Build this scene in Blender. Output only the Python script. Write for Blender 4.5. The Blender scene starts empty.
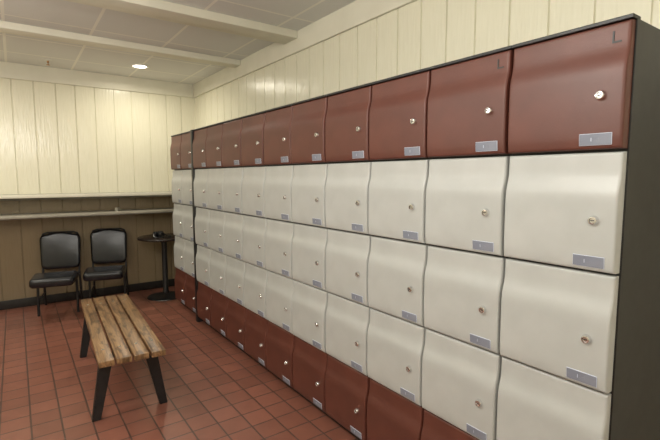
import bpy, bmesh, math, random
from mathutils import Vector, Matrix
random.seed(7)
scene = bpy.context.scene
COL = scene.collection
scene.view_settings.view_transform = 'Standard'

# ------------------------------------------------------------ materials
def new_mat(name, color=(.5,.5,.5), rough=.5, metal=0.0, spec=.5):
    m = bpy.data.materials.new(name); m.use_nodes = True
    b = m.node_tree.nodes['Principled BSDF']
    b.inputs['Base Color'].default_value = (*color, 1)
    b.inputs['Roughness'].default_value = rough
    b.inputs['Metallic'].default_value = metal
    b.inputs['Specular IOR Level'].default_value = spec
    return m, m.node_tree, b

def noisy(name, c1, c2, scale=(5,5,5), nscale=3.0, rough=.5, metal=0, bump=0.0, bump_scale=None, detail=5, spec=.5, lo=.35, hi=.65, bdist=.01):
    m, nt, b = new_mat(name, c1, rough, metal, spec)
    tc = nt.nodes.new('ShaderNodeTexCoord')
    mp = nt.nodes.new('ShaderNodeMapping'); mp.inputs['Scale'].default_value = scale
    nz = nt.nodes.new('ShaderNodeTexNoise'); nz.inputs['Scale'].default_value = nscale; nz.inputs['Detail'].default_value = detail
    cr = nt.nodes.new('ShaderNodeValToRGB')
    cr.color_ramp.elements[0].position = lo; cr.color_ramp.elements[1].position = hi
    cr.color_ramp.elements[0].color = (*c1,1); cr.color_ramp.elements[1].color = (*c2,1)
    nt.links.new(tc.outputs['Object'], mp.inputs['Vector'])
    nt.links.new(mp.outputs['Vector'], nz.inputs['Vector'])
    nt.links.new(nz.outputs['Fac'], cr.inputs['Fac'])
    nt.links.new(cr.outputs['Color'], b.inputs['Base Color'])
    if bump:
        src = nz
        if bump_scale:
            src = nt.nodes.new('ShaderNodeTexNoise'); src.inputs['Scale'].default_value = bump_scale
            nt.links.new(mp.outputs['Vector'], src.inputs['Vector'])
        bp = nt.nodes.new('ShaderNodeBump'); bp.inputs['Strength'].default_value = bump; bp.inputs['Distance'].default_value = bdist
        nt.links.new(src.outputs['Fac'], bp.inputs['Height'])
        nt.links.new(bp.outputs['Normal'], b.inputs['Normal'])
    return m

M = {}
M['wall'] = noisy('painted_panelling', (.78,.755,.605), (.81,.785,.64), (14,14,1.4), 4, .20, bump=.45, bump_scale=4, bdist=.007)
# back wall: same cream paint above the shelf, shelf shade painted in as brown below it
mw = M['wall'].copy(); mw.name='panelling_with_painted_shelf_shade'
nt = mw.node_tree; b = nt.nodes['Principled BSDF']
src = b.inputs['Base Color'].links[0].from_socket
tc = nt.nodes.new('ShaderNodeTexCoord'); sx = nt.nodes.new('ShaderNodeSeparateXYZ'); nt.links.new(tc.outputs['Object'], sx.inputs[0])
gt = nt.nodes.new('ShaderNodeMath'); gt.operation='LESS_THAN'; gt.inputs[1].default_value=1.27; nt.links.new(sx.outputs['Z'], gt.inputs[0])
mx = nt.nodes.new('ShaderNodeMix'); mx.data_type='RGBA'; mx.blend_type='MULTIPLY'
mx.inputs['B'].default_value=(.33,.265,.20,1)  # brown multiplier stands in for the shelves' shadow on the wall
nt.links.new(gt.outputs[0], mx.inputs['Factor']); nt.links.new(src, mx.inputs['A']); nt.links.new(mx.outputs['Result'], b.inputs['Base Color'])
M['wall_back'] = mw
M['crown'] = noisy('painted_trim', (.74,.72,.605), (.79,.77,.655), (2,2,2), 2, .45)
M['shelf'] = noisy('worn_shelf_paint', (.28,.26,.215), (.40,.38,.32), (2,6,6), 3, .4)
M['black'] = noisy('black_metal', (.007,.007,.008), (.014,.014,.015), (8,8,8), 3, .45)
M['base'] = noisy('black_vinyl_base', (.012,.010,.009), (.02,.017,.015), (5,5,5), 3, .5)
M['vinyl'] = noisy('black_vinyl', (.006,.007,.010), (.011,.012,.016), (6,6,6), 4, .26, bump=.12, bump_scale=60, bdist=.003)
M['chrome'] = noisy('chrome', (.80,.80,.81), (.7,.7,.7), (20,20,20), 4, .15, metal=1)
M['slot'] = noisy('keyhole_dark', (.02,.02,.02), (.03,.03,.03), (8,8,8), 3, .5)
M['red'] = noisy('oxblood_plastic', (.102,.032,.022), (.128,.039,.026), (3,3,3), 2.2, .44, bump=.10, bump_scale=60, bdist=.002)
M['white'] = noisy('offwhite_plastic', (.450,.465,.455), (.495,.510,.500), (3,3,3), 2.2, .38, bump=.08, bump_scale=60, bdist=.002)
M['paper'] = noisy('white_ceramic', (.8,.8,.76), (.85,.85,.8), (3,3,3), 2.2, .4)
M['brass'] = noisy('aged_brass', (.45,.25,.12), (.55,.32,.16), (8,8,8), 3, .4, metal=.8)
M['tabletop'] = noisy('dark_laminate', (.012,.008,.007), (.024,.016,.013), (5,5,5), 3, .25)
M['plate'] = noisy('brushed_aluminium', (.58,.64,.82), (.68,.74,.90), (1,3,160), 3, .36, metal=0, spec=.8)
M['engrave'] = noisy('engraved_ink', (.20,.22,.28), (.24,.26,.32), (1,3,3), 3, .5)

# floor tile
m, nt, b = new_mat('quarry_tile', (.2,.08,.05), .30)
tc = nt.nodes.new('ShaderNodeTexCoord')
br = nt.nodes.new('ShaderNodeTexBrick'); br.offset = 0.0; br.squash = 1.0
br.inputs['Scale'].default_value = 1.0
br.inputs['Brick Width'].default_value = .152; br.inputs['Row Height'].default_value = .152
br.inputs['Mortar Size'].default_value = .005; br.inputs['Mortar Smooth'].default_value = .2
br.inputs['Color1'].default_value = (.215,.084,.057,1); br.inputs['Color2'].default_value = (.280,.110,.075,1)
br.inputs['Mortar'].default_value = (.090,.050,.040,1); br.inputs['Bias'].default_value = 0
nz = nt.nodes.new('ShaderNodeTexNoise'); nz.inputs['Scale'].default_value = 9; nz.inputs['Detail'].default_value = 6
mx = nt.nodes.new('ShaderNodeMix'); mx.data_type='RGBA'; mx.blend_type='MULTIPLY'; mx.inputs['Factor'].default_value=.3
cr = nt.nodes.new('ShaderNodeValToRGB'); cr.color_ramp.elements[0].position=.3; cr.color_ramp.elements[1].position=.7
cr.color_ramp.elements[0].color=(.6,.6,.6,1); cr.color_ramp.elements[1].color=(1.15,1.15,1.15,1)
nt.links.new(tc.outputs['Object'], br.inputs['Vector']); nt.links.new(tc.outputs['Object'], nz.inputs['Vector'])
nt.links.new(nz.outputs['Fac'], cr.inputs['Fac'])
nt.links.new(br.outputs['Color'], mx.inputs['A']); nt.links.new(cr.outputs['Color'], mx.inputs['B'])
nt.links.new(mx.outputs['Result'], b.inputs['Base Color'])
bp = nt.nodes.new('ShaderNodeBump'); bp.invert=True; bp.inputs['Strength'].default_value=.6; bp.inputs['Distance'].default_value=.003
nt.links.new(br.outputs['Fac'], bp.inputs['Height']); nt.links.new(bp.outputs['Normal'], b.inputs['Normal'])
M['tile'] = m

# ceiling panels with T-bar seams
m, nt, b = new_mat('ceiling_panel', (.5,.48,.4), .8)
tc = nt.nodes.new('ShaderNodeTexCoord')
br = nt.nodes.new('ShaderNodeTexBrick'); br.offset = 0.0
br.inputs['Scale'].default_value = 1.0
br.inputs['Brick Width'].default_value = .61; br.inputs['Row Height'].default_value = .61
br.inputs['Mortar Size'].default_value = .011; br.inputs['Mortar Smooth'].default_value = .0
br.inputs['Color1'].default_value = (.71,.715,.69,1); br.inputs['Color2'].default_value = (.77,.775,.75,1)
br.inputs['Mortar'].default_value = (.90,.89,.82,1)
nz = nt.nodes.new('ShaderNodeTexNoise'); nz.inputs['Scale'].default_value = 90
nt.links.new(tc.outputs['Object'], br.inputs['Vector']); nt.links.new(tc.outputs['Object'], nz.inputs['Vector'])
nt.links.new(br.outputs['Color'], b.inputs['Base Color'])
bp = nt.nodes.new('ShaderNodeBump'); bp.inputs['Strength'].default_value=.5; bp.inputs['Distance'].default_value=.004
nt.links.new(nz.outputs['Fac'], bp.inputs['Height']); nt.links.new(bp.outputs['Normal'], b.inputs['Normal'])
M['ceil'] = m

# bench wood
m, nt, b = new_mat('varnished_pine', (.4,.2,.08), .36)
tc = nt.nodes.new('ShaderNodeTexCoord')
mp = nt.nodes.new('ShaderNodeMapping'); mp.inputs['Scale'].default_value=(38,2.2,20)
nz = nt.nodes.new('ShaderNodeTexNoise'); nz.inputs['Scale'].default_value=1.5; nz.inputs['Detail'].default_value=8; nz.inputs['Distortion'].default_value=.8
cr = nt.nodes.new('ShaderNodeValToRGB'); e=cr.color_ramp.elements
e[0].position=.33; e[0].color=(.115,.060,.030,1); e[1].position=.68; e[1].color=(.34,.200,.095,1)
k = e.new(.5); k.color=(.23,.128,.057,1)
mp2 = nt.nodes.new('ShaderNodeMapping'); mp2.inputs['Scale'].default_value=(22,7,3)
n2 = nt.nodes.new('ShaderNodeTexNoise'); n2.inputs['Scale'].default_value=1.3; n2.inputs['Detail'].default_value=6
c2 = nt.nodes.new('ShaderNodeValToRGB'); c2.color_ramp.elements[0].position=.37; c2.color_ramp.elements[1].position=.48
c2.color_ramp.elements[0].color=(.42,.39,.37,1); c2.color_ramp.elements[1].color=(1.1,1.1,1.1,1)
mx = nt.nodes.new('ShaderNodeMix'); mx.data_type='RGBA'; mx.blend_type='MULTIPLY'; mx.inputs['Factor'].default_value=.85
L=nt.links.new
L(tc.outputs['Object'],mp.inputs['Vector']);L(mp.outputs['Vector'],nz.inputs['Vector']);L(nz.outputs['Fac'],cr.inputs['Fac'])
L(tc.outputs['Object'],mp2.inputs['Vector']);L(mp2.outputs['Vector'],n2.inputs['Vector']);L(n2.outputs['Fac'],c2.inputs['Fac'])
L(cr.outputs['Color'],mx.inputs['A']);L(c2.outputs['Color'],mx.inputs['B']);L(mx.outputs['Result'],b.inputs['Base Color'])
M['wood'] = m

# emissive lens
m, nt, b = new_mat('lit_lens', (1,1,1), .5)
b.inputs['Emission Color'].default_value=(1,.95,.82,1); b.inputs['Emission Strength'].default_value=10
M['lens'] = m

# ------------------------------------------------------------ mesh helpers
def mesh_from_bm(bm, name, mat, smooth=True, ang=35):
    bmesh.ops.recalc_face_normals(bm, faces=bm.faces)
    me = bpy.data.meshes.new(name); bm.to_mesh(me); bm.free()
    me.materials.append(mat)
    if smooth:
        for p in me.polygons: p.use_smooth = True
        me.set_sharp_from_angle(angle=math.radians(ang))
    return me

def obj(name, me, parent=None, loc=(0,0,0), rot=(0,0,0)):
    o = bpy.data.objects.new(name, me)
    o.location = loc; o.rotation_euler = rot
    COL.objects.link(o)
    if parent: o.parent = parent
    return o

def bm_box(bm, c, s, bev=0, seg=2, rot=None):
    r = bmesh.ops.create_cube(bm, size=1.0)
    vs = r['verts']
    bmesh.ops.scale(bm, vec=s, verts=vs)
    if bev:
        es = list({e for v in vs for e in v.link_edges})
        r2 = bmesh.ops.bevel(bm, geom=es, offset=bev, segments=seg, affect='EDGES', profile=.5)
        vs = list({v for f in r2['faces'] for v in f.verts} | {v for v in vs if v.is_valid})
    if rot is not None: bmesh.ops.rotate(bm, cent=(0,0,0), matrix=rot, verts=vs)
    bmesh.ops.translate(bm, vec=c, verts=vs)

def box_me(name, c, s, mat, bev=0, seg=2):
    bm = bmesh.new(); bm_box(bm, c, s, bev, seg); return mesh_from_bm(bm, name, mat)

def lathe(name, prof, mat, n=32):
    bm = bmesh.new(); rings=[]
    for r,z in prof:
        if r < 1e-6: rings.append([bm.verts.new((0,0,z))])
        else: rings.append([bm.verts.new((r*math.cos(2*math.pi*i/n), r*math.sin(2*math.pi*i/n), z)) for i in range(n)])
    for a,b_ in zip(rings, rings[1:]):
        for i in range(n):
            j=(i+1)%n
            if len(a)==1 and len(b_)==1: continue
            if len(a)==1: bm.faces.new((a[0], b_[i], b_[j]))
            elif len(b_)==1: bm.faces.new((a[i], a[j], b_[0]))
            else: bm.faces.new((a[i],a[j],b_[j],b_[i]))
    return mesh_from_bm(bm, name, mat)

def bm_tube(bm, pts, r, n=10, r2=None):
    pts=[Vector(p) for p in pts]; rings=[]
    for i,p in enumerate(pts):
        if i==0: d=pts[1]-p
        elif i==len(pts)-1: d=p-pts[i-1]
        else: d=(pts[i+1]-p).normalized()+(p-pts[i-1]).normalized()
        d.normalize()
        up=Vector((1,0,0)) if abs(d.x)<.8 else Vector((0,1,0))
        a=d.cross(up).normalized(); b_=d.cross(a).normalized()
        rr = r if r2 is None else r+(r2-r)*i/(len(pts)-1)
        rings.append([bm.verts.new(p+rr*(a*math.cos(2*math.pi*k/n)+b_*math.sin(2*math.pi*k/n))) for k in range(n)])
    for A,B in zip(rings,rings[1:]):
        for k in range(n):
            j=(k+1)%n; bm.faces.new((A[k],A[j],B[j],B[k]))
    bm.faces.new(rings[0][::-1]); bm.faces.new(rings[-1])

def bar_me(name, p0, p1, w0, w1, t, mat):
    p0=Vector(p0);p1=Vector(p1)
    bm=bmesh.new()
    vs=[]
    for p,w in ((p0,w0),(p1,w1)):
        for sx,sy in ((-1,-1),(1,-1),(1,1),(-1,1)):
            vs.append(bm.verts.new((p.x+sx*w/2,p.y+sy*t/2,p.z)))
    for f in ((0,1,2,3),(7,6,5,4),(0,4,5,1),(1,5,6,2),(2,6,7,3),(3,7,4,0)):
        bm.faces.new([vs[i] for i in f])
    bmesh.ops.bevel(bm, geom=bm.edges[:], offset=.003, segments=2, affect='EDGES')
    return mesh_from_bm(bm,name,mat)

def structure(name, me, loc=(0,0,0), label=None, cat=None):
    o=obj(name,me,loc=loc); o['kind']='structure'
    if label: o['label']=label
    if cat: o['category']=cat
    return o

def tag(o,label,cat,group=None):
    o['label']=label; o['category']=cat
    if group: o['group']=group

def empty(name, loc, rot=(0,0,0)):
    e=bpy.data.objects.new(name,None); e.empty_display_size=.1; e.location=loc; e.rotation_euler=rot
    COL.objects.link(e); return e

def copy_tree(root, loc, rot=None, name=None):
    new=root.copy(); COL.objects.link(new); new.location=loc
    if rot is not None: new.rotation_euler=rot
    def rec(src,dst):
        for ch in src.children:
            c=ch.copy(); COL.objects.link(c); c.parent=dst
            c.matrix_parent_inverse=ch.matrix_parent_inverse.copy()
            rec(ch,c)
    rec(root,new); return new

# ------------------------------------------------------------ room
XL, XR, YN, YB, ZC = -2.2, 2.04, -1.8, 6.0, 2.70

bm=bmesh.new(); bm_box(bm,((XL+XR)/2,(YN+YB)/2,-.05),(XR-XL+.2,YB-YN+.2,.1))
structure('floor',mesh_from_bm(bm,'floor',M['tile'],False),label='terracotta quarry tile floor with dark grout',cat='floor')
bm=bmesh.new(); bm_box(bm,((XL+XR)/2,(YN+YB)/2,ZC+.05),(XR-XL+.2,YB-YN+.2,.1))
structure('ceiling',mesh_from_bm(bm,'ceiling',M['ceil'],False),label='pale grey drop ceiling panels with cream painted seams',cat='ceiling')

def plank_wall(name, length, depth=.1, seed=0, pw=.203, mat='wall'):
    rnd=random.Random(seed); g=.012; gd=.010
    pts=[(0,0)]; s=0
    while True:
        s+=pw+rnd.uniform(-.010,.010)
        if s>length-.03: break
        pts+=[(s-g/2,0),(s-g/4,gd),(s+g/4,gd),(s+g/2,0)]
    pts+=[(length,0),(length,depth),(0,depth)]
    bm=bmesh.new()
    vb=[bm.verts.new((x,y,0)) for x,y in pts]; vt=[bm.verts.new((x,y,ZC)) for x,y in pts]
    n=len(pts)
    for i in range(n):
        j=(i+1)%n; bm.faces.new((vb[i],vb[j],vt[j],vt[i]))
    bm.faces.new(vt); bm.faces.new(vb[::-1])
    bmesh.ops.recalc_face_normals(bm, faces=bm.faces)
    return mesh_from_bm(bm,name,M[mat],False)
o=structure('wall_back',plank_wall('wall_back',XR-XL,seed=1,mat='wall_back'),(XL,YB,0),'cream painted vertical wood panelling, brown shade painted in below the shelves','wall')
o=structure('wall_right',plank_wall('wall_right',YB-YN,seed=2),(XR,YB,0),'cream painted vertical wood panelling','wall'); o.rotation_euler=(0,0,-math.pi/2)
o=structure('wall_left',plank_wall('wall_left',YB-YN,seed=3),(XL,YN,0),'cream painted vertical wood panelling','wall'); o.rotation_euler=(0,0,math.pi/2)
o=structure('wall_front',plank_wall('wall_front',XR-XL,seed=4),(XR,YN,0),'cream painted vertical wood panelling','wall'); o.rotation_euler=(0,0,math.pi)

structure('trim_1',box_me('trim_1',((XL+XR)/2,YB-.012,2.615),(XR-XL,.024,.17),M['crown'],.003),label='cream crown board along the panelled wall',cat='trim')
structure('trim_2',box_me('trim_2',(XR-.012,(YN+YB)/2-.013,2.615),(.024,YB-YN-.026,.17),M['crown'],.003),label='cream crown board along the panelled wall',cat='trim')
structure('trim_3',box_me('trim_3',((XL+XR)/2-.013,3.40,2.668),(XR-XL-.026,.22,.064),M['crown'],.006),label='wide painted ceiling beam cover',cat='beam')
structure('trim_4',box_me('trim_4',((XL+XR)/2-.013,4.52,2.672),(XR-XL-.026,.15,.056),M['crown'],.006),label='narrow painted ceiling beam cover',cat='beam')
structure('trim_5',box_me('trim_5',((XL+XR)/2-.013,2.0,2.668),(XR-XL-.026,.22,.064),M['crown'],.006),label='wide painted ceiling beam cover',cat='beam')
structure('baseboard_back',box_me('baseboard_back',((XL+XR)/2,YB-.006,.05),(XR-XL,.012,.10),M['base'],.002),label='black vinyl baseboard',cat='baseboard')

# ------------------------------------------------------------ lockers
CW, RH = .377, .373
def prof(s):
    pts=[(0,.011),(.04,.015),(.12,.017),(.35,.018),(.62,.018),(.69,.015),(.77,.005),(.83,.002),(.95,.001),(1,0)]
    for (a,va),(b_,vb) in zip(pts,pts[1:]):
        if s<=b_:
            t=(s-a)/(b_-a)
            return va+(vb-va)*t
    return 0
def sprof(s):
    return sum(prof(min(1,max(0,s+d*.01))) for d in (-4.5,-3,-1.5,0,1.5,3,4.5))/7
def door_mesh(name, mat, mark=False):
    W,H=CW-.010,RH-.009; R=.008
    us=[0,.001,.003,.0055,.008,.012]+[.012+(W-.024)*i/8 for i in range(1,8)]+[W-.012,W-.008,W-.0055,W-.003,W-.001,W]
    ts=[0,.001,.003,.0055,.008,.012]+[.012+(H-.024)*i/40 for i in range(1,40)]+[H-.012,H-.008,H-.0055,H-.003,H-.001,H]
    def drop(e):
        e=min(e,R); return R-math.sqrt(max(0,R*R-(R-e)**2))
    bm=bmesh.new(); g=[]
    for t in ts:
        row=[]
        for u in us:
            d=max(drop(min(u,W-u)),drop(min(t,H-t)))
            x=-(.012+sprof(t/H))+d
            row.append(bm.verts.new((x,u-W/2,t+.0045)))
        g.append(row)
    for a,b_ in zip(g,g[1:]):
        for i in range(len(us)-1): bm.faces.new((a[i],a[i+1],b_[i+1],b_[i]))
    border=[g[0][i] for i in range(len(us))]+[g[j][-1] for j in range(1,len(ts))]+[g[-1][i] for i in range(len(us)-2,-1,-1)]+[g[j][0] for j in range(len(ts)-2,0,-1)]
    back=[bm.verts.new((.012,v.co.y,v.co.z)) for v in border]
    n=len(border)
    for i in range(n):
        j=(i+1)%n; bm.faces.new((border[i],border[j],back[j],back[i]))
    bm.faces.new(back)
    return mesh_from_bm(bm,name,mat,True,50)
ME_red=door_mesh('door_red',M['red']); ME_white=door_mesh('door_white',M['white'])
lock_me=lathe('lock',[(0,.010),(.0075,.010),(.0085,.013),(.0115,.0125),(.0135,.009),(.0145,.004),(.0155,0),(0,0)],M['chrome'],24)
slot_me=box_me('keyhole',(0,0,.0104),(.003,.011,.0012),M['slot'])
def plate_mesh():
    bm=bmesh.new(); bm_box(bm,(0,0,0),(.003,.093,.036),.0012,1)
    n0=len(bm.faces)
    for y,w,h,dz in ((.011,.0016,.011,0),(.004,.0050,.0016,.004),(.004,.0050,.0016,-.004),(-.005,.0050,.0016,.001),(-.010,.0016,.010,0),(.040,.003,.003,0),(-.040,.003,.003,0)):
        bm_box(bm,(-.0017,y,dz),(.0006,w,h))
    bm.faces.ensure_lookup_table()
    for f in bm.faces[n0:]: f.material_index=1
    me=mesh_from_bm(bm,'number_plate',M['plate']); me.materials.append(M['engrave']); return me
plate_me=plate_mesh()
def body_mesh(name):
    bm=bmesh.new(); D=.53
    bm_box(bm,(.012+D/2,0,.05+(5*RH+.008)/2),(D,CW-.001,5*RH+.008),.002,1)
    bm_box(bm,(.035+D/2-.02,0,.0255),(D-.03,CW-.001,.051),.001,1)
    bm_box(bm,(.010,0,.052+5*RH+.008),(.05,CW-.001,.012),.002,1)
    return mesh_from_bm(bm,name,M['black'])
body_me=body_mesh('locker_body')
def mark_mesh():
    bm=bmesh.new(); bm_box(bm,(0,0,0),(.0016,.005,.034)); bm_box(bm,(0,-.0105,-.0145),(.0016,.024,.005))
    return mesh_from_bm(bm,'corner_mark',M['slot'],False)
mark_me=mark_mesh()
endp_me=box_me('end_panel',(.262,0,.965),(.58,.050,1.93),M['black'],.003)

rd=random.Random(3)
def locker(yc, xf, top_mark, label):
    root=empty('locker',(xf,yc,0))
    tag(root,label,'locker','tall lockers standing side by side along the wall')
    obj('locker_body',body_me,root)
    for r in range(5):     # r=0 bottom
        red = r in (0,4)
        d=obj('door',ME_red if red else ME_white,root,(rd.uniform(-.0025,.0015),0,.057+RH*r))
        d['label']='dark oxblood red moulded locker door' if red else 'off-white moulded locker door'
        yl=-(CW/2-.068)
        lx=-(.012+sprof(.162/RH))+.0005
        l=obj('lock',lock_me,d,(lx,yl,.162),(0,-math.pi/2,0)); l['label']='round chrome cam lock'
        k_=obj('keyhole',slot_me,d,(lx,yl,.162),(0,-math.pi/2,0))
        px=-(.012+sprof(.034/RH))-.0008
        dx=sprof(.05/RH)-sprof(.016/RH); th=math.atan2(dx,.034)
        p=obj('number_plate',plate_me,d,(px,-(CW/2-.078),.034),(0,-th,0)); p['label']='small rectangular metal number plate'
        if r==4 and top_mark:
            zc=RH-.046
            mk=obj('corner_mark',mark_me,d,(-.0124-sprof(zc/RH)-.0006,-(CW/2-.050),zc))
            mk['label']='small black L-shaped mark'
    return root
Y0=.551
lab='tall locker, red top and bottom doors, three off-white middle doors'
for i in range(10):
    lk=locker(Y0+CW*(i+.5),1.462,i<2,'red and off-white locker at the open row end' if i==0 else
      ('red and off-white locker beside the black end panel' if i==9 else lab))
    if i==9:
        p=obj('end_panel',endp_me,lk,(0,CW/2+.026,0)); p['label']='black filler panel closing the row'
yb=Y0+CW*10+.055
for i in range(2):
    locker(yb+CW*(i+.5),1.478,False,'red and off-white locker in the short pair past the gap')

# ------------------------------------------------------------ bench
bench=empty('bench',(.546,3.45,0),(0,0,math.radians(-2.8)))
tag(bench,'slatted wooden locker room bench on black splayed metal legs','bench')
BL=1.53; bw=.081; gap=.0125
bm=bmesh.new()
for i in range(4):
    x=(i-1.5)*(bw+gap)
    bm_box(bm,(x,random.uniform(-.004,.004),.4125),(bw,BL+random.uniform(-.006,.006),.035),.004,2)
s=obj('seat',mesh_from_bm(bm,'bench_seat',M['wood']),bench); s['label']='four worn varnished pine slats'
bolt_me=lathe('bolt',[(0,.0035),(.004,.003),(.0085,.001),(.009,0),(0,0)],M['chrome'],14)
for sy in (-1,1):
    y=sy*.56
    obj('crossbar',box_me('bench_crossbar',(0,y,.385),(.35,.06,.02),M['black'],.003),bench)
    for sx in (-1,1):
        obj('leg',bar_me('bench_leg',(sx*.125,y,.376),(sx*.195,y,.0),.075,.048,.045,M['black']),bench)
    for i in range(4):
        x=(i-1.5)*(bw+gap)
        obj('bolt',bolt_me,bench,(x,y-.0,.4295))

# ------------------------------------------------------------ chairs
def rounded_outline(w0,w1,h,r,n=6,crown=.0):
    cs=[(-w0/2,0),(w0/2,0),(w1/2,h),(-w1/2,h)]
    out=[]
    for i in range(4):
        p=Vector(cs[i]);a=Vector(cs[i-1]);b_=Vector(cs[(i+1)%4])
        pa=p+(a-p).normalized()*r; pb=p+(b_-p).normalized()*r
        for k in range(n+1):
            t=k/n; q=(1-t)**2*pa+2*t*(1-t)*p+t*t*pb; out.append(q)
        if i==2 and crown:
            for k in range(1,8):
                t=k/8; x=(w1/2-r)*(1-2*t); out.append(Vector((x,h+crown*math.sin(math.pi*t))))
    return out
def pad(name,outline,th,bev,mat,M4):
    bm=bmesh.new()
    vs=[bm.verts.new((p[0],-th/2,p[1])) for p in outline]
    f=bm.faces.new(vs)
    r=bmesh.ops.extrude_face_region(bm,geom=[f]); nv=[v for v in r['geom'] if isinstance(v,bmesh.types.BMVert)]
    bmesh.ops.translate(bm,vec=(0,th,0),verts=nv)
    es=[e for e in bm.edges if abs(e.verts[0].co.y-e.verts[1].co.y)<1e-6]
    bmesh.ops.bevel(bm,geom=es,offset=bev,segments=4,affect='EDGES',profile=.5)
    bmesh.ops.transform(bm,matrix=M4,verts=bm.verts)
    return mesh_from_bm(bm,name,mat,True,60)
def make_chair():
    c=empty('chair',(0,0,0))
    Ms=Matrix.Translation((0,-.195,.445))@Matrix.Rotation(math.radians(-90),4,'X')@Matrix.Diagonal((1,1,-1,1))
    obj('seat',pad('chair_seat',rounded_outline(.44,.41,.40,.05),.10,.036,M['vinyl'],Ms),c)['label']='padded black vinyl seat'
    Mb=Matrix.Translation((0,.190,.450))@Matrix.Rotation(math.radians(-9),4,'X')
    obj('backrest',pad('chair_back',rounded_outline(.41,.435,.425,.075,crown=.026),.075,.028,M['vinyl'],Mb),c)['label']='padded black vinyl backrest'
    for sx in (-1,1):
        for nm,pts in (('f',[(sx*.195,-.215,0),(sx*.19,-.18,.41)]),('b',[(sx*.195,.26,0),(sx*.19,.18,.41)])):
            bm=bmesh.new(); bm_tube(bm,pts,.0135); obj('leg',mesh_from_bm(bm,'chair_leg',M['black']),c)
    bm=bmesh.new()
    bm_tube(bm,[(-.19,.18,.40),(-.193,.215,.55),(-.197,.262,.83),(-.18,.272,.875),(-.14,.276,.888),(.14,.276,.888),(.18,.272,.875),(.197,.262,.83),(.193,.215,.55),(.19,.18,.40)],.012)
    bm_tube(bm,[(-.19,-.18,.398),(-.19,.18,.398)],.010); bm_tube(bm,[(.19,-.18,.398),(.19,.18,.398)],.010)
    bm_tube(bm,[(-.19,-.18,.398),(.19,-.18,.398)],.010); bm_tube(bm,[(-.19,.18,.398),(.19,.18,.398)],.010)
    bm_tube(bm,[(-.194,-.20,.17),(-.194,.225,.17)],.008); bm_tube(bm,[(.194,-.20,.17),(.194,.225,.17)],.008)
    obj('frame',mesh_from_bm(bm,'chair_frame',M['black']),c)
    return c
c1=make_chair(); c1.location=(.350,5.66,0); c1.rotation_euler=(0,0,math.radians(-11)); c1.scale=(.94,.94,.94)
tag(c1,'black padded stacking chair under the wall shelves','chair','black chairs against the panelled wall')
c2=copy_tree(c1,(.845,5.68,0),(0,0,math.radians(-14)))
tag(c2,'black padded stacking chair beside the small round table','chair','black chairs against the panelled wall')

# ------------------------------------------------------------ side table
t=empty('side_table',(1.45,5.52,0)); tag(t,'small round dark pedestal table beside the lockers','table')
obj('tabletop',lathe('tabletop',[(0,.72),(.285,.72),(.298,.724),(.302,.735),(.298,.746),(.288,.75),(0,.75)],M['tabletop'],48),t)
obj('pedestal',lathe('pedestal',[(0,.7195),(.12,.7195),(.12,.712),(.036,.70),(.032,.66),(.032,.08),(.04,.05),(.035,.03),(0,.03)],M['black'],24),t)
obj('base',lathe('table_base',[(0,.052),(.04,.05),(.10,.036),(.19,.018),(.215,.010),(.22,0),(0,0)],M['black'],40),t)

cam_o=empty('camera',(1.37,5.46,.7505),(0,0,math.radians(25))); tag(cam_o,'small black camera with strap lying on the round table','camera')
obj('camera_body',box_me('camera_body',(0,0,.035),(.12,.05,.07),M['vinyl'],.012,3),cam_o)
o=obj('lens',lathe('camera_lens',[(0,0),(.03,0),(.031,.03),(.028,.04),(.024,.038),(0,.03)],M['black'],24),cam_o,(.01,-.024,.035),(math.radians(90),0,0))
bm=bmesh.new(); bm_tube(bm,[(.06,0,.05),(.085,-.01,.03),(.10,-.03,.008),(.12,-.08,.006),(.08,-.12,.006),(.02,-.11,.006),(-.04,-.09,.006),(-.08,-.04,.008),(-.075,-.01,.03),(-.06,0,.05)],.005,6)
obj('strap',mesh_from_bm(bm,'camera_strap',M['vinyl']),cam_o)

# ------------------------------------------------------------ shelves
def shelf(z,depth,label,lip):
    s=empty('wall_shelf',((XL+XR)/2,YB,z)); tag(s,label,'shelf','shelves on the panelled wall')
    Lx=XR-XL-.004
    obj('shelf_board',box_me('shelf_board',(0,-depth/2,-.012),(Lx,depth,.024),M['shelf'],.003),s)
    obj('edge_strip',box_me('edge_strip',(0,-depth-.006,-lip/2+.001),(Lx,.014,lip),M['crown'] if lip>.03 else M['shelf'],.003),s)
    obj('cleat',box_me('cleat',(0,-.011,-.047),(Lx,.022,.045),M['shelf'],.002),s)
shelf(1.28,.30,'long cream painted wall shelf above a deeper shelf',.036)
shelf(1.065,.42,'long worn counter shelf above the black chairs',.028)

cup=empty('cup',(.98,5.76,1.0655)); tag(cup,'small white cup standing on the long shelf','cup')
obj('cup_wall',lathe('cup_wall',[(0,0),(.018,0),(.022,.04),(.020,.04),(.016,.004),(0,.004)],M['shelf'],24),cup)
bm=bmesh.new(); bm_tube(bm,[(.020,0,.034),(.031,0,.034),(.035,0,.027),(.032,0,.016),(.018,0,.013)],.003,8)
obj('handle',mesh_from_bm(bm,'cup_handle',M['shelf']),cup)

# ------------------------------------------------------------ sprinkler
sp=empty('sprinkler',(.36,5.62,ZC)); tag(sp,'small brass fire sprinkler head on the ceiling','sprinkler')
obj('escutcheon',lathe('escutcheon',[(0,0),(.035,0),(.034,-.006),(.012,-.012),(0,-.012)],M['paper'],24),sp)
obj('sprinkler_head',lathe('sprinkler_head',[(0,-.012),(.010,-.012),(.010,-.03),(.004,-.034),(.004,-.05),(.018,-.051),(.018,-.054),(0,-.054)],M['brass'],16),sp)

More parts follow.
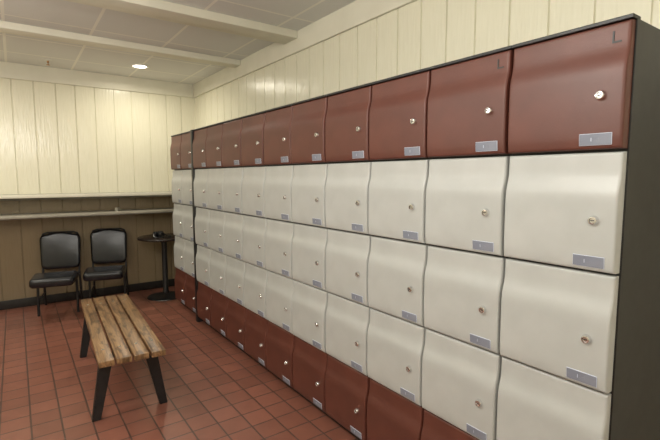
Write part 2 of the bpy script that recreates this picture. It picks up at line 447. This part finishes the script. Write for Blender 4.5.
# ------------------------------------------------------------ recessed lights, added fill lights
ring_me=lathe('trim_ring',[(.095,-.001),(.095,-.006),(.075,-.010),(.070,-.004),(.070,-.001)],M['paper'],32)
lens_me=lathe('lens',[(0,-.012),(.040,-.011),(.062,-.007),(.069,-.004),(.069,-.001),(0,-.001)],M['lens'],32)
def downlight(x,y,power,color,label,spread=170,size=.14):
    r=empty('recessed_light',(x,y,ZC)); tag(r,label,'ceiling light','round recessed ceiling lights')
    obj('trim_ring',ring_me,r); obj('lens',lens_me,r)
    ld=bpy.data.lights.new('downlight','AREA'); ld.shape='DISK'; ld.size=size; ld.energy=power; ld.color=color; ld.spread=math.radians(spread)
    lo=bpy.data.objects.new('downlight_lamp',ld); COL.objects.link(lo); lo.location=(0,0,-.02); lo.parent=r
fill_stem_me=lathe('fill_stem',[(0,0),(.06,0),(.058,-.015),(.012,-.022),(.012,-.20),(.045,-.205),(.045,-.225),(0,-.225)],M['paper'],24)
fill_shade_me=lathe('fill_lamp_shade',[(.045,-.215),(.09,-.23),(.12,-.26),(.128,-.30),(.12,-.34),(.09,-.375),(.045,-.392),(0,-.396)],M['lens'],32)
def fill_globe(x,y,power,color):  # unseen lamps added to brighten the ceiling, walls and lockers
    r=empty('fill_light',(x,y,ZC)); tag(r,'added unseen opal fill light on a short white rod','ceiling light','added unseen opal fill lights')
    obj('fill_stem',fill_stem_me,r); s=obj('fill_lamp_shade',fill_shade_me,r)
    ld=bpy.data.lights.new('fill_globe','POINT'); ld.energy=power; ld.color=color; ld.shadow_soft_size=.08
    lo=bpy.data.objects.new('fill_globe_lamp',ld); COL.objects.link(lo); lo.location=(0,0,-.50); lo.parent=r
warm=(1,.93,.77); neu=(1,.965,.90)
lb='round white recessed ceiling light, switched on'
downlight(1.21,5.33,11,warm,lb)
downlight(-.5,4.9,13,warm,lb)
downlight(-1.5,4.9,9,warm,lb)
fill_globe(-.15,1.2,56,neu)
fill_globe(-.1,-.6,38,neu)
fill_globe(-1.0,2.9,34,neu)
w=bpy.data.worlds.new('world'); scene.world=w; w.use_nodes=True
w.node_tree.nodes['Background'].inputs['Color'].default_value=(.8,.8,.75,1); w.node_tree.nodes['Background'].inputs['Strength'].default_value=.2

# ------------------------------------------------------------ camera
cd=bpy.data.cameras.new('view_camera'); cd.lens=24; cd.sensor_width=36; cd.sensor_fit='HORIZONTAL'; cd.clip_start=.02
co=bpy.data.objects.new('view_camera',cd); COL.objects.link(co)
co.location=(0,0,1.47); co.rotation_euler=(math.radians(90-5.58),0,math.radians(-35.56))
scene.camera=co
